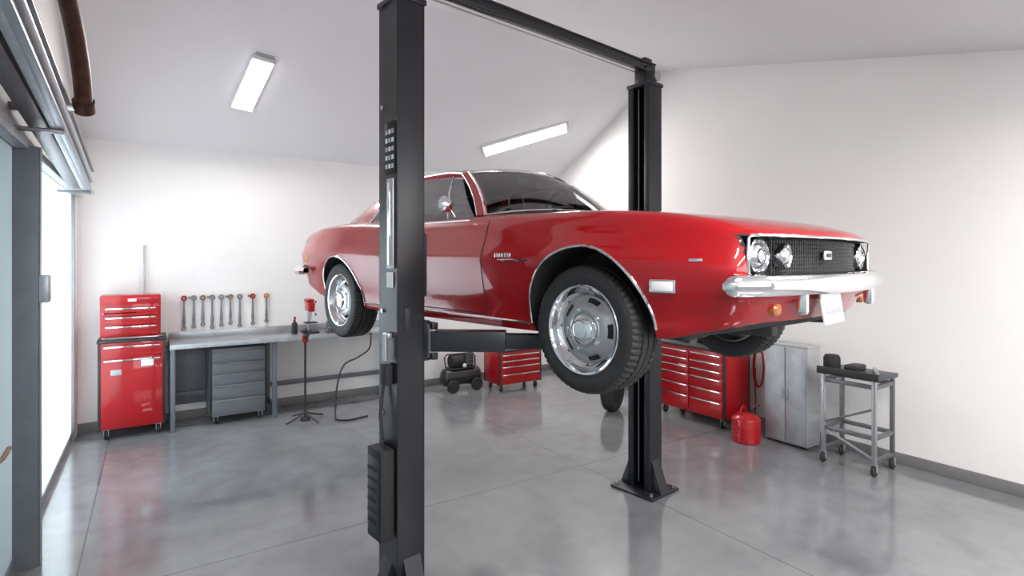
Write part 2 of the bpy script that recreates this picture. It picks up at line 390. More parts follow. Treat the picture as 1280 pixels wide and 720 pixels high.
stations=[.93,.925,.915,.90,.885,.87,.84,.80,.75,.7]+list(np.linspace(.65,-3.4,92))+[-3.45,-3.5,-3.55,-3.6,-3.65,-3.7,-3.75,-3.78,-3.8,-3.82,-3.84,-3.85]
V=[];F=[];rings=[]
for u in stations:
    P=prof2(u); K=len(P); ring=[]
    for (v,w) in P: ring.append((bend(u,v,w),v,w))
    for (v,w) in P[-2:0:-1]: ring.append((bend(u,v,w),-v,w))
    base=len(V); V+=ring; rings.append([base+i for i in range(len(ring))])
nr=len(rings[0])
for a,c in zip(rings[:-1],rings[1:]):
    for i in range(nr): F.append((a[i],a[(i+1)%nr],c[(i+1)%nr],c[i]))
def cap(ring,u):
    P=prof2(u); K=len(P); m=16; rows=[]
    for k in range(K):
        if k==0 or k==K-1: rows.append([ring[k]]); continue
        v,w=P[k]; row=[ring[k]]
        for j in range(1,m):
            vv=v*(1-2*j/m); V.append((bend(u,vv,w),vv,w)); row.append(len(V)-1)
        row.append(ring[2*(K-1)-k]); rows.append(row)
    for k in range(K-1):
        a,c=rows[k],rows[k+1]
        if len(a)==1:
            for j in range(len(c)-1): F.append((a[0],c[j],c[j+1]))
        elif len(c)==1:
            for j in range(len(a)-1): F.append((a[j],a[j+1],c[0]))
        else:
            for j in range(len(a)-1): F.append((a[j],a[j+1],c[j+1],c[j]))
cap(rings[0],stations[0]); cap(rings[-1],stations[-1])
bb=B('body',parent=car); bb.mi(M_red); bb.mi(M_under); bb.mi(M_blackm); bb.add(V,F,M_red); body=bb.done(ang=40)
ARCH=[(0,.27,.395),(-2.745,.25,.375)]
def cutter(fn):
    c=B('cut'); fn(c); return c.done(weld=True)
def boolean(ob,cut):
    md=ob.modifiers.new('b','BOOLEAN'); md.operation='DIFFERENCE'; md.object=cut; md.solver='EXACT'
    dg=bpy.context.evaluated_depsgraph_get(); me=bpy.data.meshes.new_from_object(ob.evaluated_get(dg)); ob.modifiers.clear(); ob.data=me
    bpy.data.objects.remove(cut)
bpy.context.view_layer.update()
for (au,aw,ar) in ARCH:
    for s in(-1,1):
        c=cutter(lambda c:c.cyl((au,s*.60,aw),(au,s*1.2,aw),ar,M_blackm,seg=64)); c.parent=car
        bpy.context.view_layer.update(); boolean(body,c)
def gc(c):
    vs=np.linspace(-.785,.785,25); poly=[(1.3,-.785)]+[(1.3,.785)]+[(frontu(v)-.085,v) for v in vs[::-1]]
    c.prism(poly,'z',.535,.700,M_blackm)
c=cutter(gc); c.parent=car; bpy.context.view_layer.update(); boolean(body,c)
me=body.data
mats4=[M_red,M_under,M_blackm,M_intr]
while len(me.materials)<4: me.materials.append(mats4[len(me.materials)])
for i,m_ in enumerate(mats4): me.materials[i]=m_
for p in me.polygons:
    c=p.center; p.material_index=0; p.use_smooth=True
    for (au,aw,ar) in ARCH:
        d=math.hypot(c.x-au,c.z-aw)
        if d<ar+.003 and abs(c.y)>.55 and abs(c.y)<fhw(c.x)*.999:
            if d<ar-.02 or abs(p.normal.y)<.6: p.material_index=2
        if d<ar-.02: p.material_index=2
    if p.normal.z<-.8 and c.z<.36: p.material_index=1
    if c.x>.6 and .53<c.z<.705 and abs(c.y)<.79 and c.x<frontu(c.y)-.004: p.material_index=2
    if -2.95<c.x<-1.02 and abs(c.y)<.60 and c.z>.8: p.material_index=3
me.set_sharp_from_angle(angle=R(38))
# trims on body
t=B('body_trim',parent=car)
for s in(-1,1):
    for (au,aw,ar) in ARCH:
        pts=[]
        for k in range(41):
            an=R(-8)+R(196)*k/40; uu=au+(ar+.006)*math.cos(an); ww=aw+(ar+.006)*math.sin(an)
            if ww<fwb(uu)+.02: continue
            pts.append(surf(uu,ww,s,.002))
        t.tube(pts,.0075,M_chrome,8)
    t.tube([surf(u,.245,s,.003) for u in np.linspace(-.42,-2.36,20)],.009,M_chrome,6)
    for ud in(-.80,-2.02): t.tube([surf(ud+.02*math.sin((w-.27)*4),w,s,.0002) for w in np.linspace(.27,.84,14)],.0035,M_blackm,6)
    t.tube([surf(u,.27,s,.0002) for u in np.linspace(-.80,-2.02,12)],.0035,M_blackm,6)
    t.tube([surf(u,.60,s,.003) for u in np.linspace(-.36,-.62,8)],[.004]+[.007]*6+[.004],M_chrome,6)
    for k in range(5): 
        q=surf(-.52-.03*k,.628,s,.002); t.box(q,(.02,.008,.024),M_chrome,.003)
    q=surf(.47,.485,s,.0); nrm=(surf(.51,.485,s)-surf(.43,.485,s)).normalized(); ang=math.atan2(nrm.y,nrm.x)
    rot=Matrix.Rotation(ang,3,'Z'); t.box(q,(.125,.03,.062),M_chrome,.008,rot); t.box(q+Vector((0,s*.012,0)),(.10,.014,.042),M_white,.004,rot)
    q=surf(.62,.60,s,0); t.box(q,(.06,.012,.014),M_chrome,.003,rot)
    q=surf(-1.85,.80,s,.012); t.box(q,(.16,.02,.022),M_chrome,.008)
    q=surf(-3.5,.62,s,.002); t.box(q,(.09,.02,.05),M_orange,.006)
    t.tube([surf(u,fws(u)-.012,s,.0) for u in np.linspace(-1.0,-2.35,16)],.007,M_chrome,6)
t.done()
# front
f=B('front_end',parent=car)
vs=np.linspace(-.775,.775,33)
f.grid([[(frontu(v)-.08,v,w) for v in vs] for w in (.537,.698)],M_blackm)
for w in np.linspace(.55,.688,9): f.tube([(frontu(v)-.066,v,w) for v in np.linspace(-.58,.58,25)],.0028,M_black,5)
for v in np.linspace(-.56,.56,58): f.tube([(frontu(v)-.066,v,.54),(frontu(v)-.066,v,.695)],.0022,M_black,4)
out=[(frontu(v)+.002,v,.702) for v in vs]+[(frontu(vs[-1])+.0,.788,.69),(frontu(.79),.792,.62),(frontu(.785),.788,.545)]+[(frontu(v)+.002,v,.533) for v in vs[::-1]]+[(frontu(-.785),-.788,.545),(frontu(.79),-.792,.62),(frontu(.785),-.788,.69)]
f.tube(out,.0065,M_chrome,8,cyc=True)
for s in(-1,1):
    v=s*.675; u0=frontu(v)-.068
    n=Vector((1,s*.12,0)).normalized()
    f.lathe([(.0,-.01),(.078,-.01),(.080,.02),(.077,.034),(.070,.036),(.065,.02)],M_chrome,(u0,v,.617),n,40)
    f.lathe([(.067,.016),(.055,.030),(.038,.038),(.02,.042),(.0001,.043)],M_lens,(u0,v,.617),n,40)
    f.lathe([(.028,.042),(.030,.046),(.032,.041)],M_chrome,(u0,v,.617),n,24)
    v=s*.50; u0=frontu(v)-.066
    f.lathe([(.0,-.01),(.056,-.01),(.058,.02),(.053,.03),(.044,.024)],M_chrome,(u0,v,.617),(1,0,0),32)
    f.lathe([(.047,.018),(.036,.030),(.02,.036),(.0001,.037)],M_lens,(u0,v,.617),(1,0,0),32)
    v=s*.47; f.box((frontu(v)+.01,v,.425),(.05,.045,.13),M_chrome,.018)
    v=s*.58; f.lathe([(.0001,.012),(.024,.01),(.032,0),(.032,-.05)],M_orange,(frontu(v)-.03,v,.39),(1,0,0),24)
f.box((frontu(0)-.05,-.12,.622),(.012,.10,.045),M_chrome,.006); f.box((frontu(0)-.043,-.12,.622),(.008,.05,.018),M_black,.003)
def bumper(path,h,d):
    rows=[]; path=[Vector(p) for p in path]
    sec=[(-.5,-.42),(-.2,-.5),(.25,-.46),(.5,-.25),(.55,0),(.5,.25),(.25,.46),(-.2,.5),(-.5,.42)]
    n=len(path)
    for i,p in enumerate(path):
        tg=(path[min(i+1,n-1)]-path[max(i-1,0)]).normalized(); nn=Vector((0,0,1)).cross(tg)
        if nn.dot(Vector((p.x+1.4,p.y*1.5,0)))<0: nn=-nn
        k=min(1,.55+.45*ss(0,4,min(i,n-1-i)))
        rows.append([p+nn*a*d+Vector((0,0,c_*h*k)) for a,c_ in sec])
    f.grid(rows,M_chrome,True)
def bf(v): return frontu(v)+.045
pp=cr([(.755,-.885),(.785,-.88),(.81,-.855),(bf(.78),-.78),(bf(.68),-.68)]+[(bf(v),v) for v in(-.5,-.25,0)],4)
path=[(a,c_,.495) for a,c_ in pp]; path=path+[(a,-c_,z) for a,c_,z in path[-2::-1]]
bumper(path,.090,.055)
f.box((frontu(0)+.015,-.26,.385),(.012,.24,.14),M_white,.003,Matrix.Rotation(R(-8),3,'Y')); 
f.box((frontu(0)+.022,-.26,.388),(.004,.18,.05),M_galv,.001,Matrix.Rotation(R(-8),3,'Y'))
pp=cr([(-3.45,-.89),(-3.62,-.885),(-3.76,-.84),(-3.86,-.6),(-3.91,-.3),(-3.92,0)],5)
path=[(a,c_,.50) for a,c_ in pp]; path=path+[(a,-c_,z) for a,c_,z in path[-2::-1]]
bumper(path,.09,.05)
for s in(-1,1): f.box((-3.80,s*.55,.66),(.06,.34,.12),M_tred,.02)
f.done()
# greenhouse
g=B('greenhouse',parent=car)
def lerp(a,c,t): return tuple(x+(y-x)*t for x,y in zip(a,c))
wef=pchip([0,.25,.6,1],[1.232,1.262,1.262,1.205])
def roofpt(tu,s):
    uc=-1.24+tu*(-2.50+1.24); ue=-1.34+tu*(-2.46+1.34)
    hwv=.575-.03*(2*tu-1)**2; crown=.045
    we=wef(tu)
    a=abs(s); return (uc+(ue-uc)*a*a,hwv*s,we+crown*(1-a**2.2))
rows=[[roofpt(i/14,-1+2*j/20) for j in range(21)] for i in range(15)]
g.grid(rows,M_seat); rows2=[[(p[0],p[1]*.985,p[2]-.022) for p in r] for r in rows]; g.grid(rows2,M_head)
g.grid([rows[0],rows2[0]],M_seat); g.grid([rows[-1],rows2[-1]],M_seat)
def wbase(s): a=abs(s); return (-.70-.25*a**2.2, .715*s, .935-.045*a**3)
def rbase(s): a=abs(s); return (-3.12+.10*a*a,.66*s,.945-.02*a**3)
js=[-1+2*j/20 for j in range(21)]
def ws_(i,s):
    t=i/10; a=wbase(s); c_=roofpt(0,s); q=lerp(a,c_,t); return (q[0]+.03*math.sin(math.pi*t),q[1],q[2]+.01*math.sin(math.pi*t))
g.grid([[ws_(i,s) for s in js] for i in range(11)],M_glass)
g.grid([[lerp(rbase(s),roofpt(1,s*.97),i/8) for s in js] for i in range(9)],M_glass)
g.grid([[(wbase(s)[0]+.02,wbase(s)[1],wbase(s)[2]-.002) for s in js],[(wbase(s)[0]+.08,wbase(s)[1]*.95,wbase(s)[2]-.02) for s in js]],M_blackm)
for s in(-1,1):
    A0=Vector(wbase(s)); A1=Vector(roofpt(0,s))
    path=[A0+(A1-A0)*k/8+Vector((.03,0,.01))*math.sin(math.pi*k/8)+Vector((-.03,s*.004,0)) for k in range(9)]
    rows=[]
    for p in path: rows.append([p+Vector(q) for q in((.04,s*-.012,0),(.03,s*.016,0),(-.03,s*.02,0),(-.035,s*-.012,0))])
    g.grid(rows,M_red,True)
    g.tube([p+Vector((.038,s*.006,.0)) for p in path],.0085,M_chrome,8)
    g.tube([p+Vector((-.034,s*.018,.0)) for p in path],.006,M_chrome,8)
    rail=[Vector(roofpt(k/16,s))+Vector((0,s*.008,-.006)) for k in range(15)]
    g.tube(rail,.010,M_chrome,8)
    rr=[Vector(roofpt(k/16,s)) for k in range(15)]
    g.grid([[p for p in rr],[p+Vector((0,s*.012,-.045)) for p in rr]],M_red)
    belt=lambda u:Vector((u,s*(.895*fhw(u)-.045-.01),fws(u)))
    def top(u):
        tu=(u+1.34)/(-2.46+1.34); tu=min(max(tu,0),1); q=Vector(roofpt(tu,s)); return Vector((u,q.y+s*.008,q.z-.04))
    def sidept(ub,ut,t): 
        a=belt(ub);c_=top(ut);q=a+(c_-a)*t; q.y+=s*.02*math.sin(math.pi*t); return q
    N_=12
    ub=np.linspace(-1.02,-2.05,N_); ut=np.linspace(-1.40,-2.0,N_)
    g.grid([[sidept(a,c_,k/6) for a,c_ in zip(ub,ut)] for k in range(7)],M_glass2)
    ub=np.linspace(-2.07,-2.40,5); ut=np.linspace(-2.02,-2.16,5)
    g.grid([[sidept(a,c_,k/6) for a,c_ in zip(ub,ut)] for k in range(7)],M_glass2)
    g.tube([sidept(-2.06,-2.01,k/6) for k in range(7)],.008,M_chrome,8)
    g.tube([sidept(-1.32,-1.50,k/6) for k in range(7)],.009,M_chrome,8)
    g.tube([sidept(-2.41,-2.17,k/6) for k in range(7)],.008,M_chrome,8)
    rows=[]
    for k in range(9):
        t_=k/8; a=Vector(sidept(-2.41,-2.17,t_)); e=Vector(lerp(rbase(s),roofpt(1,s*.97),t_)); m1=a+(e-a)*.5+Vector((0,s*.035,.012)); 
        rows.append([a,a+(e-a)*.25+Vector((0,s*.02,.004)),m1,a+(e-a)*.8+Vector((0,s*.022,.01)),e])
    g.grid(rows,M_red)
    base=[(-2.41,s*.80,.87),(-2.6,s*.80,.87),(-2.9,s*.76,.87),(-3.2,s*.66,.89)]
    g.grid([[rows[0][0],rows[0][1],rows[0][3],rows[0][4]],base],M_red)
    g.tube([rows[k][4] for k in range(9)],.009,M_chrome,8)
    q=Vector((-1.12,s*.84,.885))
    g.cyl(q,q+Vector((0,s*.05,.06)),.009,M_chrome,seg=10); g.lathe([(.0001,.035),(.03,.03),(.05,.012),(.055,-.01),(.05,-.016),(.0001,-.014)],M_chrome,q+Vector((0,s*.07,.075)),(1,0,0),28)
g.tube([Vector(ws_(10,s))+Vector((0.004,0,0)) for s in js],.009,M_chrome,8)
g.tube([Vector(ws_(0,s))+Vector((.006,0,.002)) for s in js],.009,M_chrome,8)
g.tube([Vector(rbase(s)) for s in js],.008,M_chrome,8)
for y0 in(-.35,.2): g.tube([(-.70,y0,.95),(-.735,y0+.2,.965),(-.79,y0+.42,.97)],.006,M_blackm,6)
g.done()
i_=B('interior',parent=car)
for y in(-.36,.36):
    i_.box((-1.75,y,.97),(.12,.46,.16),M_seat,.05,Matrix.Rotation(R(-12),3,'Y')); i_.box((-1.55,y,.92),(.45,.46,.08),M_seat,.03)
i_.box((-2.45,0,.94),(.12,1.05,.08),M_seat,.03); i_.box((-1.03,0,.93),(.22,1.2,.06),M_seat,.03)
pts=[Vector((-1.28,.36,1.0))+Vector((.18*math.cos(a)*.35,.18*math.sin(a),.18*math.cos(a)*.93)) for a in np.linspace(0,2*math.pi,32,endpoint=False)]
i_.tube(pts,.011,M_blackm,8,cyc=True); i_.cyl((-1.28,.36,1.0),(-1.05,.36,.92),.02,M_blackm); i_.tube([(-1.28,.19,1.0),(-1.28,.53,1.0)],.009,M_chrome)
i_.box((-1.30,0,1.19),(.02,.2,.05),M_blackm,.01); i_.done()
# wheels
def wheel(name,u,v,w,s):
    x=B(name,loc=(u,v,w),parent=car); ax=(0,s,0)
    rt=.325
    tp=[(.215,-.085),(.225,-.102),(.25,-.112),(.29,-.113),(.310,-.104),(.320,-.090),(rt,-.074),(rt,-.052),(.316,-.050),(.316,-.043),(rt,-.041),(rt,-.004),(.316,-.003),(.316,.003),(rt,.004),(rt,.041),(.316,.043),(.316,.050),(rt,.052),(rt,.074),(.320,.090),(.310,.104),(.29,.113),(.27,.1145),(.25,.112),(.225,.102),(.215,.085)]
    def mod(r,h,k):
        if r>=.309 and abs(h)>.051 and k%3==0: return r-.007
        return r
    x.lathe(tp,M_rub,(0,0,0),ax,180,mod)
    x.lathe([(.205,-.09),(.215,-.085),(.2,-.05),(.2,.05),(.18,.05)],M_rim,(0,0,0),ax,64)
    x.lathe([(.214,.085),(.226,.101),(.228,.106),(.223,.110),(.214,.107),(.205,.092),(.198,.075),(.188,.062),(.178,.056)],M_chrome,(0,0,0),ax,72)
    x.lathe([(.178,.056),(.170,.050),(.160,.052),(.145,.062),(.128,.074),(.112,.080),(.095,.080),(.085,.070)],M_rim,(0,0,0),ax,64)
    x.lathe([(.088,.070),(.082,.074),(.078,.10),(.070,.116),(.055,.124),(.030,.128),(.0001,.129)],M_chrome,(0,0,0),ax,48)
    x.lathe([(.052,.125),(.050,.131),(.046,.128)],M_rim,(0,0,0),ax,40)
    for k in range(5):
        rows=[]
        for (r,h) in((.160,.0535),(.150,.0605),(.138,.069)):
            rows.append([(r*math.cos(2*math.pi*k/5+a),s*(h+.0015),r*math.sin(2*math.pi*k/5+a)) for a in np.linspace(-.24,.24,8)])
        x.grid(rows,M_blackm)
        a=2*math.pi*(k+.5)/5; c_=Vector((.102*math.cos(a),s*.078,.102*math.sin(a))); x.cyl(c_,c_+Vector((0,s*.014,0)),.009,M_chrome,seg=6)
    x.lathe([(.0001,-.06),(.13,-.06),(.135,-.05),(.135,.02),(.0001,.02)],M_under,(0,0,0),ax,32)
    return x.done(ang=30)
for n,u in(('front',0),('rear',-2.745)):
    for s,nm in((-1,'right'),(1,'left')): wheel('wheel_%s_%s'%(n,nm),u,s*.775,.25,s)
# underbody
x=B('underbody',parent=car)
for s in(-1,1):
    x.beam((.75,s*.40,.30),(-.7,s*.42,.26),.07,.10,M_under); x.beam((-.3,s*.62,.215),(-2.3,s*.62,.215),.09,.05,M_under)
    x.beam((-.1,s*.35,.24),(.0,s*.72,.22),.05,.04,M_under); x.beam((.15,s*.35,.24),(.0,s*.72,.22),.05,.04,M_under)
    x.cyl((0,s*.55,.2),(0,s*.55,.46),.05,M_under,seg=16); x.beam((-2.2,s*.5,.2),(-3.35,s*.5,.26),.06,.03,M_under)
    x.tube([(-.3,s*.28,.2),(-1.5,s*.25,.16),(-2.3,s*.3,.2),(-2.75,s*.3,.36),(-3.2,s*.4,.24),(-3.8,s*.42,.28)],.027,M_galv,10)
x.box((0,0,.2),(.16,.9,.08),M_under,.01); x.box((-.1,0,.2),(.5,.3,.14),M_under,.03); x.cyl((-.5,0,.24),(-.95,0,.22),.11,M_under,r2=.07); x.cyl((-.95,0,.2),(-2.6,0,.22),.035,M_galv)
x.cyl((-2.745,-.72,.25),(-2.745,.72,.25),.04,M_under); x.sph((-2.745,0,.25),.13,M_under,(1,1,1))
x.box((-3.3,0,.24),(.6,.8,.12),M_under,.04); x.box((-1.4,0,.2),(2.2,1.3,.03),M_under)
x.done()

# ---------------------------------------------------------------- tool chests
def casters(b,W,D,r=.05,ins=.07):
    for sx in(-1,1):
        for sy in(-1,1):
            x=sx*(W/2-ins);y=sy*(D/2-ins)
            b.lathe([(.0001,-.014),(r*.85,-.014),(r,-.008),(r,.008),(r*.85,.014),(.0001,.014)],M_rub,(x,y,r),(1,0,0),24)
            b.bx(x-.024,x-.018,y-.02,y+.02,r*.8,r*2+.02,M_steel,.001); b.bx(x+.018,x+.024,y-.02,y+.02,r*.8,r*2+.02,M_steel,.001)
            b.bx(x-.035,x+.035,y-.035,y+.035,r*2+.01,r*2+.02,M_steel,.001)
def drawers(b,W,D,z0,z1,rows,m,cols=1,handle=M_chrome):
    tot=sum(rows); z=z1
    for h in rows:
        hh=(z1-z0)*h/tot
        for c in range(cols):
            w=W/cols; xc=-W/2+w*(c+.5)
            b.bx(xc-w/2+.006,xc+w/2-.006,-D/2-.016,-D/2,z-hh+.005,z-.005,m,.004)
            b.bx(xc-w/2+.03,xc+w/2-.03,-D/2-.03,-D/2-.014,z-.028,z-.010,handle,.004)
        z-=hh
def chest(name,loc,rz,W,D,H,rows,cols=1,m=M_tred,top=True,r=.05,handle=M_chrome,parent=None):
    b=B(name,loc=loc,rotz=rz,parent=parent); casters(b,W,D,r)
    z0=2*r+.02; b.bx(-W/2,W/2,-D/2,D/2,z0,H-.02,m,.008)
    for sx in(-1,1):
        for sy in (-1,1): b.bx(sx*(W/2-.012)-.014,sx*(W/2-.012)+.014,sy*(D/2-.01)-.012,sy*(D/2-.01)+.012,z0-.005,H-.02,M_tblack,.003)
    drawers(b,W-.05,D,z0+.03,H-.05,rows,m,cols,handle)
    if top: b.bx(-W/2-.01,W/2+.01,-D/2-.02,D/2+.01,H-.02,H+.012,M_tblack,.006)
    return b
W,D=.63,.46
b=chest('rolling_tool_chest',(-.185,7.77,0),0,W,D,1.10,[1,5],1)
b.bx(.08,.20,-D/2-.02,-D/2-.014,.80,.88,M_white,.001); b.bx(-.2,-.1,-D/2-.02,-D/2-.014,.72,.78,M_galv,.001)
for i in range(4): b.bx(-W/2+.03,W/2-.03,-D/2+.03,-D/2+.07,1.12+.002*i,1.125+.002*i,M_steel,.001)
b.cyl((-.25,-.25,1.13),(.25,-.25,1.13),.01,M_chrome); b.bx(W/2,W/2+.03,-.2,.15,.98,1.0,M_tblack)
b.bx(-.30,.27,-.16,.2,1.115,1.60,M_tred,.01)
b.M=Matrix.Translation((-.015,.045,0)); drawers(b,.53,.41,1.14,1.47,[1,1,1.2],M_tred); b.bx(-.285,.285,-.215,-.205,1.50,1.59,M_tred,.004); b.bx(-.26,.05,-.221,-.213,1.395,1.41,M_chrome,.002)
b.bx(-.03,.05,-.222,-.214,1.53,1.56,M_white,.001); b.M=Matrix.Identity(4); b.done()
b=B('broom',loc=(-.08,8.035,0)); b.cyl((0,0,.05),(0,-.01,2.18),.012,M_galv,seg=12); b.bx(-.12,.12,-.018,.018,.0,.08,M_tblack,.01); b.done()
# workbench with rolling drawer unit below
b=B('workbench',loc=(0,0,0))
y0,y1=7.45,8.05
b.bx(.17,2.98,y0,y1,.985,1.02,M_steel,.004); b.bx(.17,2.98,y0-.006,y0+.004,.965,1.02,M_galv,.002); b.bx(.17,2.98,y1-.012,y1,1.02,1.10,M_steel,.002)
for x in(.2,1.30,2.94):
    for y in(y0+.06,y1-.05): b.bx(x-.025,x+.025,y-.025,y+.025,0,.985,M_gray,.003)
    b.bx(x-.02,x+.02,y0+.06,y1-.05,.12,.16,M_gray)
b.bx(.2,2.94,y1-.07,y1-.04,.3,.36,M_gray)
b.bx(.2,.62,y1-.03,y1-.02,.2,.95,M_gray)
wb_=b.done()
b=chest('drawer_cabinet',(.90,7.80,0),0,.64,.5,.94,[1,1,1,1.3,1.3],1,M_gray,top=False,r=.04,handle=M_dsteel,parent=wb_); b.done()
# wall tools
b=B('wall_hung_wrenches')
xs=[.334,.44,.54,.645,.75,.855,.965,1.121,1.289]
for k,x in enumerate(xs):
    y=8.035; hm=[M_tred,M_dsteel,M_wood,M_dsteel,M_dsteel,M_wood,M_dsteel,M_tred,M_orange][k]
    zb=1.15+.02*(k%3)
    b.cyl((x,8.068,1.50),(x,8.02,1.51),.006,M_steel,seg=8)
    b.tube([(x,y,zb),(x,y,zb+.08),(x,y,zb+.16),(x,y,1.46),(x,y,1.52)],[.012,.018,.012,.009,.012],M_dsteel,10)
    b.lathe([(.014,-.012),(.034,-.012),(.036,0),(.034,.012),(.014,.012),(.012,0)],hm,(x,y-.002,1.52),(0,1,0),20,closed=True)
    if k%2: b.box((x-.03,y,1.525),(.06,.02,.03),M_dsteel,.005); 
    b.lathe([(.010,-.010),(.026,-.010),(.027,0),(.026,.010),(.010,.010)],M_dsteel,(x,y,zb-.01),(0,1,0),18,closed=True)
b.done()
b=B('drill_press',loc=(1.78,7.72,1.022))
b.box((0,0,.012),(.2,.26,.024),M_tblack,.005); b.cyl((0,.06,.02),(0,.06,.44),.018,M_steel); b.box((0,.0,.35),(.09,.24,.13),M_tred,.025); b.box((0,.04,.43),(.1,.22,.05),M_tred,.02)
b.cyl((0,-.06,.29),(0,-.06,.17),.016,M_steel,r2=.006); b.box((0,-.04,.14),(.15,.15,.014),M_tblack,.003)
for k in range(3): 
    a=k*2.09; b.cyl((.05,-.02,.33),(.06,-.02+.1*math.cos(a),.33+.1*math.sin(a)),.006,M_steel,seg=8); b.sph((.06,-.02+.1*math.cos(a),.33+.1*math.sin(a)),.013,M_tblack)
b.done()
b=B('spray_bottle',loc=(1.58,7.7,1.022)); b.lathe([(.0001,0),(.035,0),(.038,.01),(.038,.13),(.014,.17),(.014,.19)],M_tblack,seg=24); b.box((0,-.01,.21),(.025,.06,.03),M_tred,.005); b.cyl((0,.0,.18),(0,-.045,.14),.005,M_tred,seg=8); b.done()
b=B('bench_vise',loc=(2.05,7.67,1.022)); b.box((0,0,.02),(.14,.16,.04),M_gray,.01); b.box((0,.02,.09),(.1,.14,.12),M_gray,.02); b.box((0,-.09,.11),(.11,.04,.08),M_gray,.01); b.cyl((0,-.2,.08),(0,0,.08),.014,M_steel); b.cyl((-.09,-.2,.08),(.09,-.2,.08),.007,M_steel); b.done()
b=B('work_light_stand',loc=(1.60,7.18,0))
b.cyl((0,0,.02),(0,0,.98),.014,M_tblack)
for k in range(4):
    a=k*math.pi/2+.4; b.tube([(0,0,.10),(.14*math.cos(a),.14*math.sin(a),.05),(.26*math.cos(a),.26*math.sin(a),.015)],.011,M_tblack); 
b.lathe([(.0001,.05),(.05,.045),(.06,.03),(.06,.0),(.0001,0)],M_tblack,seg=24)
b.box((0,0,1.02),(.07,.06,.10),M_tred,.015); b.cyl((0,-.02,1.05),(0,-.10,1.08),.03,M_tblack); b.sph((0,0,1.12),.03,M_tblack); b.done()
b=B('air_hose'); pts=cr([(2.52,7.42,1.0),(2.48,7.36,.80),(2.3,7.3,.70),(2.12,7.3,.62),(2.02,7.25,.40),(1.98,7.2,.12),(1.95,7.1,.016),(1.93,6.95,.014),(2.05,6.85,.014),(2.3,6.9,.014)],6)
b.tube(pts,.011,M_hose,8); b.done()
b=B('paint_cans',loc=(2.35,7.75,1.022))
for x,y in((0,0),(.16,.05)): b.lathe([(.0001,0),(.06,0),(.062,.005),(.062,.12),(.058,.125),(.0001,.12)],M_galv if x else M_tblack,(x,y,0),seg=28)
b.done()
b=chest('rolling_tool_cabinet',(5.84,4.55,0),-math.pi/2,1.02,.48,.93,[1,1,1,1.4,1.4,1.8],2)
b.box((-.1,-.25,.70),(.12,.005,.04),M_white,.001)
b.done()
b=B('oil_bottles',loc=(5.84,4.55,.944))
for k,(yy,xx,m_,h) in enumerate([(-.4,0,M_orange,.10),(-.3,.05,M_tblack,.16),(-.2,-.05,M_lgray,.12),(-.05,0,M_tblack,.08),(.08,.06,M_tblack,.15),(.2,-.04,M_tblack,.1),(.35,0,M_blue,.12)]):
    b.lathe([(.0001,0),(.035,0),(.038,.01),(.038,h*.7),(.014,h*.85),(.014,h),(.0001,h)],m_,(xx,yy,0),seg=20)
b.done()
b=chest('rolling_tool_cart',(4.76,7.28,0),0,.78,.45,.62,[1,1,1.3,1.5],1,r=.045)
b.box((.39,0,.5),(.05,.3,.03),M_tblack,.01); b.done()
def tire(name,loc,rot,r=.3,wd=.09):
    b=B(name,loc=loc); b.M=rot.to_4x4(); k=r/.325
    b.lathe([(.20*k,-wd),(.25*k,-wd*1.2),(.30*k,-wd*1.05),(.325*k,-wd*.8),(.325*k,-.02),(.318*k,-.015),(.318*k,.015),(.325*k,.02),(.325*k,wd*.8),(.30*k,wd*1.05),(.25*k,wd*1.2),(.20*k,wd)],M_rub,(0,0,0),(0,1,0),72,closed=True)
    b.lathe([(.20*k,wd),(.19*k,wd*.6),(.12*k,wd*.5),(.06*k,wd*.8),(.0001,wd*.85)],M_blackm,(0,0,0),(0,-1,0),48)
    b.done()
tire('spare_wheel',(5.13,5.42,.27),Matrix.Rotation(R(25),3,'Z'),.27,.07)
# portable air compressor
b=B('air_compressor',loc=(3.98,7.55,0))
b.tube([(-.33,0,.22),(-.31,0,.22),(-.28,0,.22),(.28,0,.22),(.31,0,.22),(.33,0,.22)],[.03,.10,.13,.13,.10,.03],M_black,28)
for x in(-.2,.2): b.lathe([(.0001,-.02),(.09,-.02),(.10,-.01),(.10,.01),(.09,.02),(.0001,.02)],M_rub,(x,-.15,.10),(0,1,0),28); b.bx(x-.02,x+.02,-.14,.12,.06,.14,M_tblack)
b.bx(-.2,.2,-.1,.1,.34,.36,M_tblack); b.cyl((-.18,0,.45),(.02,0,.45),.10,M_blackm); b.bx(.05,.19,-.07,.07,.36,.56,M_tblack,.015)
for k in range(5): b.bx(.04,.20,-.08,.08,.40+k*.03,.408+k*.03,M_dsteel,.001)
b.tube([(-.25,0,.34),(-.28,0,.52),(-.24,0,.56),(.2,0,.56),(.25,0,.5),(.25,0,.34)],.011,M_tblack); b.lathe([(.0001,0),(.03,0),(.03,.012),(.0001,.014)],M_white,(.0,-.12,.40),(0,-1,0),20); b.done()
b=B('gas_can',loc=(5.50,3.70,0),rotz=R(15))
b.lathe([(.0001,.0),(.14,.0),(.15,.012),(.15,.25),(.145,.262),(.10,.30),(.05,.315),(.0001,.318)],M_tred,seg=36)
b.cyl((.04,-.05,.29),(.04,-.05,.34),.03,M_tblack); b.tube([(.04,-.05,.34),(.05,-.07,.38),(.08,-.12,.41)],.012,M_tblack); b.tube([(-.09,.03,.30),(-.08,.03,.36),(0,.03,.38),(.07,.03,.36),(.08,.03,.31)],.011,M_tred)
for z in(.08,.17): b.lathe([(.150,z-.006),(.154,z),(.150,z+.006)],M_tred,seg=36)
b.done()
b=B('coiled_air_hose',loc=(6.11,3.92,0))
b.cyl((.03,0,.95),(-.06,0,.96),.02,M_steel)
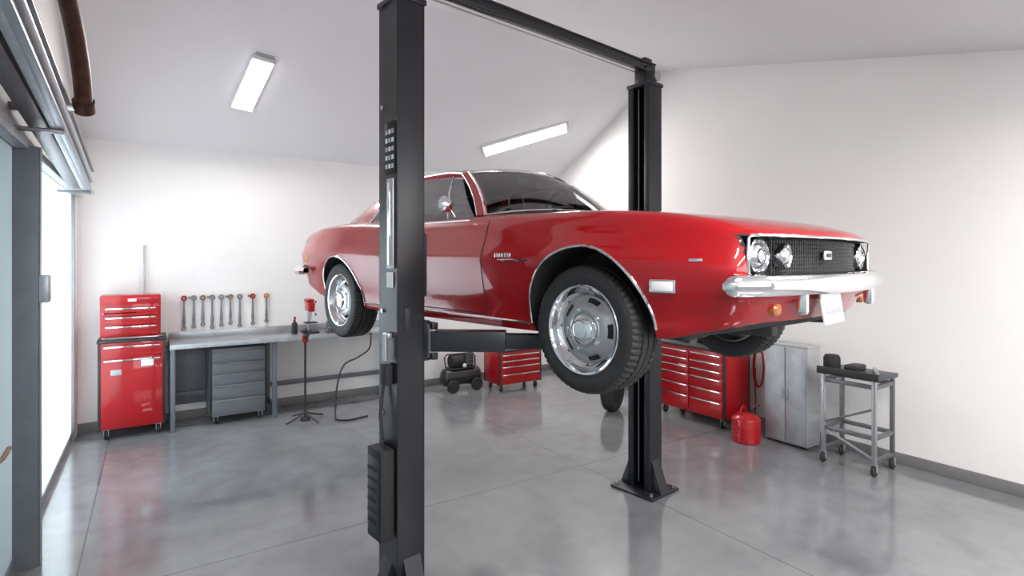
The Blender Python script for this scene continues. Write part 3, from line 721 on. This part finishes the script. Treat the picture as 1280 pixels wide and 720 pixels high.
for k in range(3): b.tube([(-.02-.012*k,.06*math.sin(a)*(1+.05*k),.72+.24*math.cos(a)) for a in np.linspace(0,2*math.pi,40,endpoint=False)],.008,M_tred,8,cyc=True)
b.tube([(-.02,.05,.7),(-.03,.05,.5),(-.04,.03,.3),(-.05,.04,.12)],.009,M_tred); b.done()
# slim upright metal cabinet
b=B('metal_storage_cabinet',loc=(5.85,3.38,0))
b.bx(-.12,.13,-.24,.24,.03,1.08,M_lgray,.008)
b.bx(-.132,-.118,-.225,-.004,.05,1.06,M_galv,.004); b.bx(-.132,-.118,.004,.225,.05,1.06,M_galv,.004)
b.bx(-.145,-.13,-.035,-.022,.5,.62,M_steel,.003); b.bx(-.145,-.13,.022,.035,.5,.62,M_steel,.003)
b.bx(-.125,.135,-.245,.245,1.07,1.09,M_lgray,.005)
for x in(-.09,.10):
    for y in(-.2,.2): b.cyl((x,y,0),(x,y,.035),.02,M_tblack,seg=14)
b.done()
b=B('steel_work_stand',loc=(5.76,2.67,0))
hx,hy=.18,.23
for sx in(-1,1):
    for sy in(-1,1):
        x=sx*hx;y=sy*hy; b.bx(x-.018,x+.018,y-.018,y+.018,.10,.88,M_steel if sx<0 else M_dsteel,.004)
        b.lathe([(.0001,-.016),(.042,-.016),(.05,-.008),(.05,.008),(.042,.016),(.0001,.016)],M_rub,(x,y,.05),(0,1,0),24); b.bx(x-.02,x+.02,y-.026,y-.02,.04,.11,M_steel,.002); b.bx(x-.02,x+.02,y+.02,y+.026,.04,.11,M_steel,.002)
for sx in(-1,1):
    b.bx(sx*hx-.015,sx*hx+.015,-hy,hy,.33,.37,M_dsteel); b.bx(sx*hx-.015,sx*hx+.015,-hy,hy,.80,.84,M_dsteel)
for sy in(-1,1):
    b.bx(-hx,hx,sy*hy-.015,sy*hy+.015,.12,.16,M_dsteel); b.bx(-hx,hx,sy*hy-.015,sy*hy+.015,.80,.84,M_dsteel); b.bx(-hx,hx,sy*hy-.015,sy*hy+.015,.33,.37,M_dsteel)
b.bx(-.21,.21,-.27,.27,.88,.92,M_dgray,.006); b.bx(-.22,-.19,-.28,.28,.88,.95,M_tblack,.004)
b.beam((-hx,-hy,.15),(-hx,hy,.34),.02,.02,M_steel); b.beam((-hx,hy,.40),(-hx,-hy,.62),.02,.02,M_dsteel)
b.lathe([(.0001,.92),(.07,.92),(.075,.93),(.075,1.03),(.06,1.06),(.0001,1.065)],M_blackm,(-.1,.19,0),seg=28); b.box((.0,.02,.95),(.2,.12,.06),M_tblack,.015); b.cyl((-.1,-.22,.94),(.12,-.1,.94),.018,M_steel)
b.done()

# ---------------------------------------------------------------- lights & world
def area(name,loc,to,sx,sy,pw,col=(1,1,1)):
    ld=bpy.data.lights.new(name,'AREA'); ld.shape='RECTANGLE'; ld.size=sx; ld.size_y=sy; ld.energy=pw; ld.color=col
    o=bpy.data.objects.new(name,ld); sc.collection.objects.link(o); o.location=loc; o.rotation_euler=(Vector(to)-Vector(loc)).to_track_quat('-Z','Y').to_euler()
area('fill_behind_camera',(2.7,-3.4,2.6),(2.7,4,2.3),6.0,1.6,190,(.98,.985,1))  # added soft fill entering from the side left open behind the camera
area('daylight_garage_glass',(-1.9,6.4,1.5),(0,6.4,1.5),2.8,2.6,430,(.99,.995,1))
area('daylight_garage_glass_b',(-1.9,1.6,1.5),(0,1.6,1.5),4.4,2.6,170,(.93,.97,1))
w=bpy.data.worlds.new('World'); sc.world=w; w.use_nodes=True; nt=w.node_tree; bg=nt.nodes['Background']
bg.inputs['Color'].default_value=(.93,.94,.97,1); bg.inputs['Strength'].default_value=.5
cd=bpy.data.cameras.new('camera'); cam=bpy.data.objects.new('camera',cd); sc.collection.objects.link(cam)
cd.sensor_width=36; cd.lens=690/1280*36; cd.shift_y=-35/1280; cd.clip_start=.05
cam.location=(0,0,2.0); cam.rotation_euler=(R(90),0,-R(33.1)); sc.camera=cam
